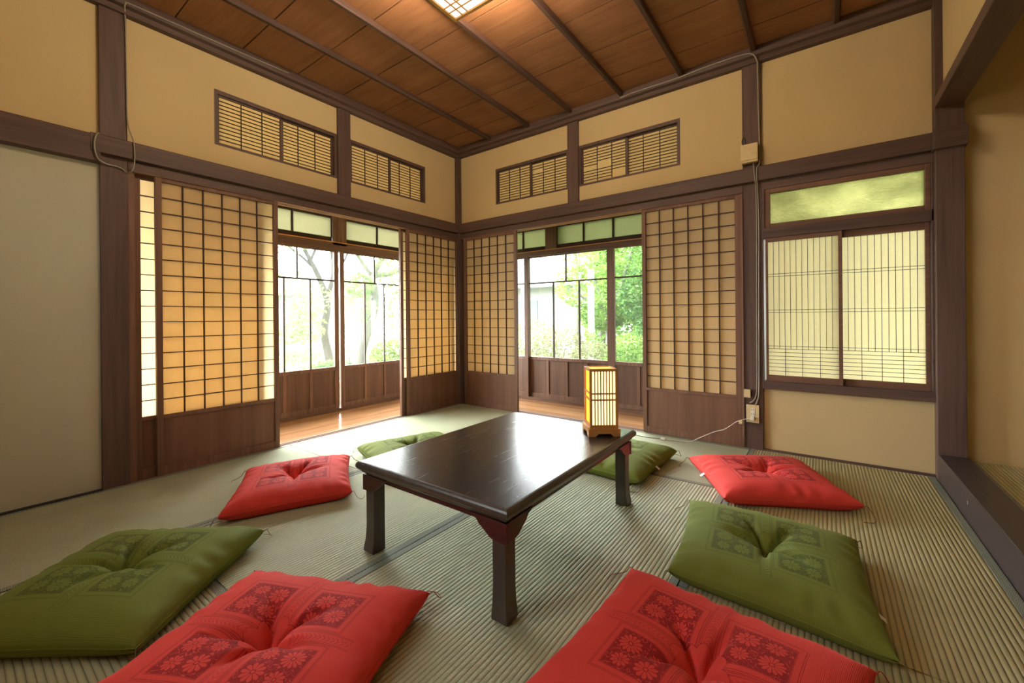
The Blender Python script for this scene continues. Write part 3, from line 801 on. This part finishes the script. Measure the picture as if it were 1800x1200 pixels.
cushion(RG, 'red floor cushion on the right mat below the square window', [(2.725, -1.070), (3.245, -.805), (2.975, -.250), (2.445, -.575)], M_red, M_brownstr, seed=2, ph=.3, tagside=(3, .42))
cushion(GG, 'large green floor cushion to the right of the table, in front of a red one', [(2.675, -1.800), (3.245, -1.850), (3.200, -1.200), (2.600, -1.200)], M_green, M_greystr, seed=3, ph=2.2, tagside=(1, .30), thick=.080)
cushion(GG, 'green floor cushion cut off by the left edge of the picture', [(.806, -2.850), (1.195, -3.310), (1.645, -2.955), (1.262, -2.480)], M_green, M_greystr, seed=4, ph=.9, thick=.086)
cushion(RG, 'red floor cushion in the left foreground in front of the near table leg', [(1.765, -3.150), (2.340, -2.890), (2.105, -2.352), (1.540, -2.625)], M_red, M_redstr, seed=5, ph=1.9, thick=.072, tuft=.074)
cushion(RG, 'red floor cushion in the right foreground, nearest to the camera', [(2.530, -2.455), (3.130, -2.520), (3.195, -1.925), (2.570, -1.865)], M_red, M_redstr, seed=6, ph=.2, thick=.072, tuft=.074)
cushion(GG, 'green floor cushion beyond the far left table edge, mostly hidden by the table', [(1.140, -1.830), (1.350, -1.260), (.810, -1.060), (.600, -1.620)], M_green, M_greystr, seed=7, ph=.5)
cushion(GG, 'green floor cushion behind the far right table leg near the cord', [(2.325, -1.095), (2.350, -.480), (1.760, -.450), (1.740, -1.070)], M_green, M_greystr, seed=8, ph=1.2, tagside=(0, .45))

# ------------------------------------------------------------------ electrical things on the post and the walls
PY = 0.0
o = thing('wall_outlet', 'cream double socket plate low on the post between screen and window', 'outlet', (2.7195, PY, .180))
m = MB(); m.box(-.0385, .0385, -.010, .0, 0, .120); m.build('cover_plate', M_cream, o, .003)
MB().box(-.012, .012, -.0125, -.0095, .018, .100).build('socket_insert', M_white, o, .001)
m = MB()
for z in (.032, .060, .088):
    for x in (-.006, .006): m.box(x - .0012, x + .0012, -.0130, -.0120, z - .005, z + .005)
m.build('socket_slots', M_darkslot, o)
o = MB().box(2.669, 2.709, -.020, .0, .348, .403).build('small_junction_box', M_cream, bevel=.003); tag(o, 'small square beige box on the post just above the socket plate', 'junction box')
o = thing('junction_box', 'pale yellow square cable box high on the post above the rail', 'junction box', (2.716, -.003, 1.930))
MB().box(-.050, .050, -.040, .003, 0, .122).build('box_body', M_cream, o, .006); MB().box(-.0505, .0505, -.047, -.040, .014, .1225).build('box_lid', M_cream, o, .004)
def cable(name, pts, r, mat, label, cat='cable'):
    o = MB().tube(pts, r, 6).build(name, mat, smooth=True); return tag(o, label, cat)
cable('electric_cable', [(1.824, -.056, 2.642), (2.0, -.058, 2.646), (2.21, -.058, 2.644), (2.333, -.058, 2.648), (2.485, -.058, 2.656), (2.66, -.058, 2.655), (2.735, -.056, 2.642), (2.764, -.034, 2.600), (2.766, -.005, 2.52), (2.768, -.005, 2.30), (2.773, -.006, 2.05), (2.773, -.016, 1.92), (2.760, -.036, 1.885), (2.758, -.036, 1.80), (2.760, -.010, 1.76), (2.765, -.005, 1.50), (2.762, -.005, 1.10), (2.760, -.005, .75), (2.757, -.005, .40), (2.748, -.006, .335), (2.735, -.008, .298)], .0045, M_cable, 'grey cable running along the cornice and down the post to the socket')
cable('electric_cable', [(2.738, -.018, 1.926), (2.742, -.036, 1.895), (2.748, -.036, 1.80), (2.750, -.012, 1.76), (2.752, -.005, 1.50), (2.749, -.005, 1.10), (2.748, -.005, .75), (2.746, -.005, .44), (2.738, -.006, .36), (2.722, -.006, .325), (2.700, -.008, .312)], .0040, M_cable, 'grey cable leaving the yellow box and running down the post beside another')
cable('conduit', [(2.6665, -.005, 1.735), (2.6665, -.005, 1.2), (2.6655, -.005, .6), (2.664, -.005, .012)], .0042, wood('painted_conduit', (.14, .07, .05), (.26, .15, .10), 'z'), 'thin brown conduit standing along the left edge of the post', 'conduit')
cable('cable_loop', [(2.683, -.004, 2.054), (2.672, -.006, 2.075), (2.670, -.006, 2.100), (2.680, -.006, 2.114), (2.690, -.006, 2.100), (2.692, -.006, 2.075), (2.693, -.004, 2.055)], .0028, M_darkslot, 'short black loop of wire above the yellow cable box', 'wire')
# left post wires
cable('electric_wire', [(.055, -1.782, 2.662), (.056, -2.0, 2.655), (.056, -2.3, 2.650), (.056, -2.62, 2.645), (.050, -2.652, 2.640), (.020, -2.650, 2.615), (.006, -2.646, 2.56), (.006, -2.644, 2.40), (.006, -2.643, 2.20), (.010, -2.640, 2.0), (.036, -2.622, 1.90), (.038, -2.618, 1.80), (.036, -2.626, 1.745), (.008, -2.640, 1.722)], .0032, M_cable, 'thin wire along the left cornice, hanging down past the big post', 'wire')
cable('electric_wire', [(.012, -2.756, 1.905), (.036, -2.772, 1.880), (.038, -2.778, 1.84), (.038, -2.776, 1.80), (.034, -2.764, 1.762), (.012, -2.730, 1.750), (.008, -2.690, 1.748), (.008, -2.662, 1.740), (.006, -2.650, 1.726)], .0038, M_cable, 'thicker looped wire bent round the big post under the rail', 'wire')
# ------------------------------------------------------------------ ceiling lamp
LX, LY, LZ, LS = 1.800, -1.881, 2.500, .281
t = thing('ceiling_lamp', 'square pale wood ceiling lamp with lattice over white panes', 'ceiling lamp', (LX, LY, LZ))
M_lampw = wood('lamp_cypress', (.56, .30, .075), (.74, .44, .14), 'x', .5)
m = MB()
for s in (-1, 1):
    m.box(-LS, LS, s * LS, s * (LS - .016), 0, .012); m.box(s * LS, s * (LS - .016), -LS + .016, LS - .016, 0, .012)
    m.box(-LS + .006, LS - .006, s * (LS - .006), s * (LS - .014), .012, .030); m.box(s * (LS - .006), s * (LS - .014), -LS + .014, LS - .014, .012, .030)
    m.box(-LS + .006, LS - .006, s * (LS - .006), s * (LS - .014), .135, .150); m.box(s * (LS - .006), s * (LS - .014), -LS + .014, LS - .014, .135, .150)
    for s2 in (-1, 1): m.box(s * (LS - .006), s * (LS - .020), s2 * (LS - .006), s2 * (LS - .020), .03, .135)
m.build('frame', M_lampw, t, .001)
m = MB()
for q in (.055, .098):
    for s in (-1, 1):
        x = s * (LS - .016 - q * .88); m.box(x - .0022, x + .0022, -LS + .016, LS - .016, .002, .009); m.box(-LS + .016, LS - .016, x - .0022, x + .0022, .0025, .0085)
m.build('lattice', M_lampw, t)
MB().box(-LS + .014, LS - .014, -LS + .014, LS - .014, .013, .016).build('lit_panel', M_ceillit, t)
m = MB()
for s in (-1, 1): m.box(-LS + .016, LS - .016, s * (LS - .0155), s * (LS - .017), .03, .15); m.box(s * (LS - .0155), s * (LS - .017), -LS + .016, LS - .016, .03, .15)
m.build('side_fill', emit('lit_lamp_side', (1.0, .82, .59), 29.0), t)  # unseen glowing sides added to brighten upper walls and ceiling
MB().box(-.06, .06, -.06, .06, .14, .192).build('ceiling_mount', M_white, t)

# ------------------------------------------------------------------ garden beyond the glass
def leafmat(name, c1, c2, tr=.45):
    m, t, b = newmat(name, c1, .6, .3)
    out = t.nodes['Material Output']; tb = t.nodes.new('ShaderNodeBsdfTranslucent'); mx = t.nodes.new('ShaderNodeMixShader'); mx.inputs[0].default_value = tr
    n = noise(t, coords(t), 3.5, 3, .6); c = ramp(t, n, [(.35, c1), (.65, c2)])
    t.links.new(c, b.inputs['Base Color']); t.links.new(c, tb.inputs[0])
    t.links.new(b.outputs[0], mx.inputs[1]); t.links.new(tb.outputs[0], mx.inputs[2]); t.links.new(mx.outputs[0], out.inputs[0]); return m
L_pale = leafmat('young_maple_leaf', (.22, .34, .10), (.40, .52, .22)); L_mid = leafmat('green_leaf', (.05, .125, .025), (.15, .28, .07))
L_yel = leafmat('yellow_green_leaf', (.18, .27, .05), (.34, .43, .12)); L_brn = leafmat('dry_shrub_leaf', (.13, .145, .06), (.28, .28, .14))
L_bright = leafmat('bright_leaf', (.10, .20, .03), (.26, .40, .08))
def bark(c): return wood('bark_%d' % int(c * 100), (c * .8, c * .75, c * .7), (c * 1.5, c * 1.4, c * 1.3), 'z', .9, .5)
def leaves(blobs, n, size, rnd):
    V = []; Fc = []
    for k in range(n):
        bx, by, bz, rx, ry, rz = rnd.choice(blobs)
        while True:
            p = Vector((rnd.uniform(-1, 1), rnd.uniform(-1, 1), rnd.uniform(-1, 1)))
            if p.length < 1: break
        p = p.normalized() * (p.length ** .5)
        c = Vector((bx + p.x * rx, by + p.y * ry, bz + p.z * rz))
        s = size * rnd.uniform(.6, 1.3)
        a = Vector((rnd.gauss(0, 1), rnd.gauss(0, 1), rnd.gauss(0, .6))).normalized(); b = a.cross(Vector((rnd.gauss(0, 1), rnd.gauss(0, 1), rnd.gauss(0, 1)))).normalized(); nn = a.cross(b)
        i = len(V)
        V += [c - a * s, c + b * s * .42 + nn * s * .12, c + a * s, c - b * s * .42 + nn * s * .12]
        Fc += [(i, i + 1, i + 2), (i, i + 2, i + 3)]
    m = MB(); m.v = V; m.f = Fc; return m
def tree(name, label, cat, loc, branches, blobs, n, size, lmat, bcol, seed, group=None):
    rnd = random.Random(seed); t = thing(name, label, cat, loc, 0, group)
    if branches:
        m = MB()
        for pts, r0, r1 in branches:
            k = len(pts); m.tube(pts, [r0 + (r1 - r0) * i / (k - 1) for i in range(k)], 8)
        m.build('trunk', bark(bcol), t, smooth=True)
    if blobs: leaves(blobs, n, size, rnd).build('foliage', lmat, t)
    return t
GZ = -.42
M_ground, tg, bgm = newmat('garden_soil', (.30, .30, .20), .95, .1)
ng = noise(tg, coords(tg), 1.2, 6, .6); tg.links.new(ramp(tg, ng, [(.35, (.06, .09, .03)), (.6, (.16, .16, .11))]), bgm.inputs['Base Color'])
gr = MB().box(-30, 30, -30, 34, GZ - .1, GZ).build('garden_ground', M_ground); gr['kind'] = 'structure'
TG = 'garden trees outside the left glass doors'
# seen through the left opening
tree('garden_tree', 'slender dark tree forking upward, seen in the left glass door', 'tree', (-4.3, 1.05, GZ),
     [([(0, 0, 0), (-.02, -.04, .6), (.0, -.14, 1.1), (.05, -.10, 1.6), (.02, -.2, 2.0), (0, -.42, 2.45), (0, -.8, 3.1)], .085, .03),
      ([(.02, -.12, 1.65), (.0, .05, 2.2), (0, .02, 2.9), (0, .25, 3.6)], .05, .02), ([(0, -.3, 2.25), (0, -.62, 2.5), (0, -1.1, 2.8)], .03, .012), ([(0, .04, 2.1), (0, .3, 2.5), (0, .5, 3.0)], .03, .012),
      ([(0, -.38, 2.4), (0, -.25, 2.8), (0, -.3, 3.4)], .03, .012)],
     [(.0, -.9, 2.75, .5, .5, .35), (.1, .4, 3.0, .6, .5, .4), (0, -.35, 1.7, .4, .35, .3), (0, -.5, 1.2, .35, .35, .3), (.1, .5, 1.55, .4, .3, .3)], 1500, .05, L_pale, .09, 1, TG)
tree('garden_tree', 'curved grey tree arching to the right behind the second glass door', 'tree', (-4.6, 1.75, GZ),
     [([(0, 0, 0), (0, .05, .5), (0, .22, 1.0), (0, .42, 1.5), (0, .46, 1.9), (0, .40, 2.2), (0, .62, 2.6), (0, 1.0, 3.0)], .15, .06),
      ([(0, .20, .95), (.02, .22, 1.5), (.02, .30, 2.0), (0, .48, 2.25), (0, .9, 2.35), (0, 1.4, 2.6)], .09, .05), ([(0, .42, 2.2), (0, .1, 2.6), (0, -.3, 3.1)], .05, .02)],
     [(0, 1.0, 2.7, .6, .7, .5), (.2, .2, 3.0, .5, .6, .3), (0, 1.2, 1.8, .5, .5, .5), (.3, -.1, 2.0, .3, .3, .25)], 2600, .05, L_pale, .24, 2, TG)
tree('garden_tree', 'thick pale trunk at the left edge of the left glass door', 'tree', (-5.0, .05, GZ),
     [([(0, 0, 0), (0, .02, 1.0), (0, -.02, 2.0), (0, -.1, 3.2), (0, 0, 4.2)], .16, .09), ([(0, 0, 1.9), (0, -.5, 2.6), (0, -.9, 3.3)], .06, .02)],
     [(.3, .35, 2.0, .4, .45, .25), (.2, .4, 1.1, .35, .35, .22), (0, -.4, 2.9, .6, .6, .5), (.3, .7, 1.5, .3, .4, .3)], 1300, .05, L_pale, .30, 3, TG)
tree('garden_tree', 'leafy tree filling the right edge of the left opening', 'tree', (-4.2, 3.2, GZ),
     [([(0, 0, 0), (0, .1, 1.0), (0, 0, 2.0), (0, -.2, 3.0)], .12, .05)],
     [(0, -.3, 2.5, .9, .8, .7), (0, -.2, 1.4, .8, .7, .7), (0, .3, .6, .7, .7, .6), (0, -.8, .5, .5, .5, .4)], 5200, .05, L_yel, .22, 4, TG)
SG = 'clipped shrubs below the glass doors'
for i, (x, y, r, h, lm, lab) in enumerate(((-3.4, .55, .45, .55, L_mid, 'low dark green shrub below the left glass door'), (-5.2, .95, .7, .6, L_yel, 'rounded yellow-green shrub behind the slender tree'),
        (-3.9, 2.1, .55, .5, L_yel, 'yellow-green shrub at the foot of the curved tree'), (-6.2, 2.6, 1.0, .9, L_pale, 'wide pale shrub far behind the curved tree'))):
    tree('garden_shrub', lab, 'shrub', (x, y, GZ), [([(0, 0, 0), (0, .02, h * .6)], .03, .015), ([(0, 0, .05), (.1, .1, h * .6)], .02, .01)], [(0, 0, h * .62, r, r, h * .6)], 1900, .035, lm, .12, 20 + i, SG)
# seen through the right opening
TG2 = 'garden trees outside the right glass doors'
def crown(x, y, r): return [(x, y, 0, r, r, r)]
tree('garden_tree', 'dense bright green tree in the middle of the right opening', 'tree', (-.35, 4.6, GZ),
     [([(0, 0, 0), (.05, 0, 1.0), (-.1, 0, 1.8), (-.5, .1, 2.4)], .09, .04), ([(.0, 0, 1.2), (.3, 0, 1.9), (.6, 0, 2.8)], .06, .03), ([(-.05, 0, 1.5), (-.5, -.1, 1.75), (-.8, 0, 2.1)], .035, .015)],
     [(0, 0, 2.8, 1.0, .8, .7), (-.5, .1, 2.0, .7, .6, .5), (.5, -.1, 1.9, .6, .6, .6), (.1, .2, 3.5, .9, .8, .5), (-.1, 0, 1.35, .5, .4, .3)], 7000, .05, L_bright, .14, 5, TG2)
tree('garden_tree', 'broad green tree at the right side of the right opening', 'tree', (1.0, 4.1, GZ),
     [([(0, 0, 0), (-.1, 0, .9), (-.15, 0, 1.7), (0, .1, 2.8)], .11, .05), ([(-.1, 0, 1.0), (.3, 0, 1.7), (.7, .1, 2.4)], .06, .03)],
     [(0, 0, 2.6, .8, .7, .8), (-.4, 0, 1.7, .5, .5, .5), (.5, .1, 1.8, .6, .6, .6), (0, .2, 3.5, .8, .7, .5), (.0, -.2, 1.1, .5, .4, .35)], 6500, .05, L_mid, .18, 6, TG2)
tree('garden_tree', 'tall green tree beyond the square window', 'tree', (3.2, 2.6, GZ), [([(0, 0, 0), (0, 0, 1.5), (.1, 0, 3.4)], .1, .05)],
     [(0, 0, 3.0, 1.0, .7, .8), (-.2, 0, 2.2, .9, .6, .5), (0, .2, 4.2, 1.2, .8, .8)], 4500, .06, L_mid, .2, 7, TG2)
tree('garden_tree', 'far pale tree above the tiled roof', 'tree', (-3.2, 8.6, GZ), [([(0, 0, 0), (.1, 0, 2.0), (0, 0, 4.0)], .14, .05)],
     [(1.4, 0, 2.6, 1.0, 1, 1.0), (.9, 0, 3.9, 1.4, 1, .8), (2.4, .2, 1.8, .9, .8, .8)], 4200, .07, L_bright, .2, 8, TG2)
for i, (x, y, r, h, lm, lab) in enumerate(((-1.75, 4.0, .62, 1.15, L_brn, 'brownish shrub at the left of the right opening'), (-.95, 3.7, .60, 1.05, L_brn, 'brown-green shrub in the middle of the right opening'),
        (-.1, 3.5, .5, .80, L_brn, 'low olive shrub left of the thick sash post'), (.65, 3.3, .48, .95, L_bright, 'bright yellow-green shrub low at the right of the opening'), (1.35, 3.2, .5, .9, L_yel, 'yellow-green shrub beside the right paper screen'), (-2.9, 4.8, .6, 1.0, L_pale, 'pale shrub in front of the white house'))):
    tree('garden_shrub', lab, 'shrub', (x, y, GZ), [([(0, 0, 0), (0, .02, h * .6)], .03, .015), ([(0, 0, .05), (.1, .1, h * .7)], .02, .01)], [(0, 0, h * .58, r, r * .9, h * .55)], 2600, .032, lm, .12, 40 + i, 'shrubs outside the right glass doors')
for i, (x, y, lm, lab) in enumerate(((.3, 7.2, L_bright, 'wide background tree behind the middle of the right opening'), (2.6, 6.6, L_mid, 'dark background tree behind the right side of the right opening'), (-1.3, 6.4, L_bright, 'background tree left of the dense green one'))):
    tree('garden_tree', lab, 'tree', (x, y, GZ), [([(0, 0, 0), (.05, 0, 1.6), (-.1, 0, 3.4)], .14, .05)],
     [(0, 0, 1.0, 1.1, .8, .9), (-.6, 0, 2.2, .9, .7, .7), (.7, 0, 2.3, .9, .7, .8), (0, .1, 3.4, 1.2, .9, .8), (.2, 0, 4.6, 1.1, .8, .8)] if i < 2 else [(.5, 0, 3.0, .7, .7, .8), (.4, 0, 1.9, .7, .7, .7), (.5, 0, .9, .9, .7, .8)], 7000, .075, lm, .16, 60 + i, TG2)
# neighbouring house with a tiled roof, far left of the right opening
t = thing('neighbour_house', 'white neighbouring house with grey tiled roof beyond the right glass doors', 'house', (-6.3, 10.5, GZ))
M_wwall = plain('white_render', (.40, .40, .39), .9); 
MB().box(-3.0, 2.6, 0, 4, 0, 2.55).build('wall', M_wwall, t)
m = MB()
for k in range(10):
    y0 = -.7 + k * .30; z0 = 2.45 + k * .17; m.prism([(y0, z0), (y0 + .34, z0 + .19), (y0 + .34, z0 + .235), (y0, z0 + .055)], 'x', -3.6, 3.2)
m.build('roof', plain('grey_roof_tile', (.10, .105, .115), .6), t)
m = MB(); m.box(-.6, .5, -.03, .0, .9, 2.0); m.build('window', plain('grey_pane', (.15, .19, .18), .3), t)
t = thing('neighbour_house', 'pale neighbouring house behind the trees of the left opening', 'house', (-13, 1.2, GZ))
MB().box(-3, 0, -3.5, 6, 0, 2.3).build('wall', M_wwall, t)
m = MB()
for k in range(9):
    x0 = .6 - k * .30; z0 = 2.25 + k * .17; m.prism([(x0, z0), (x0 - .34, z0 + .19), (x0 - .34, z0 + .235), (x0, z0 + .055)], 'y', -4.2, 6.6)
m.build('roof', plain('pale_roof_tile', (.22, .22, .23), .6), t)
# unseen eaves over the veranda, added to keep the sun out of the room
sbox('trim_13', mid('y'), -1.75, -.98, -4.2, 1.6, 2.50, 2.56); sbox('trim_13', mid('x'), -.98, 4.9, .84, 1.6, 2.50, 2.56)
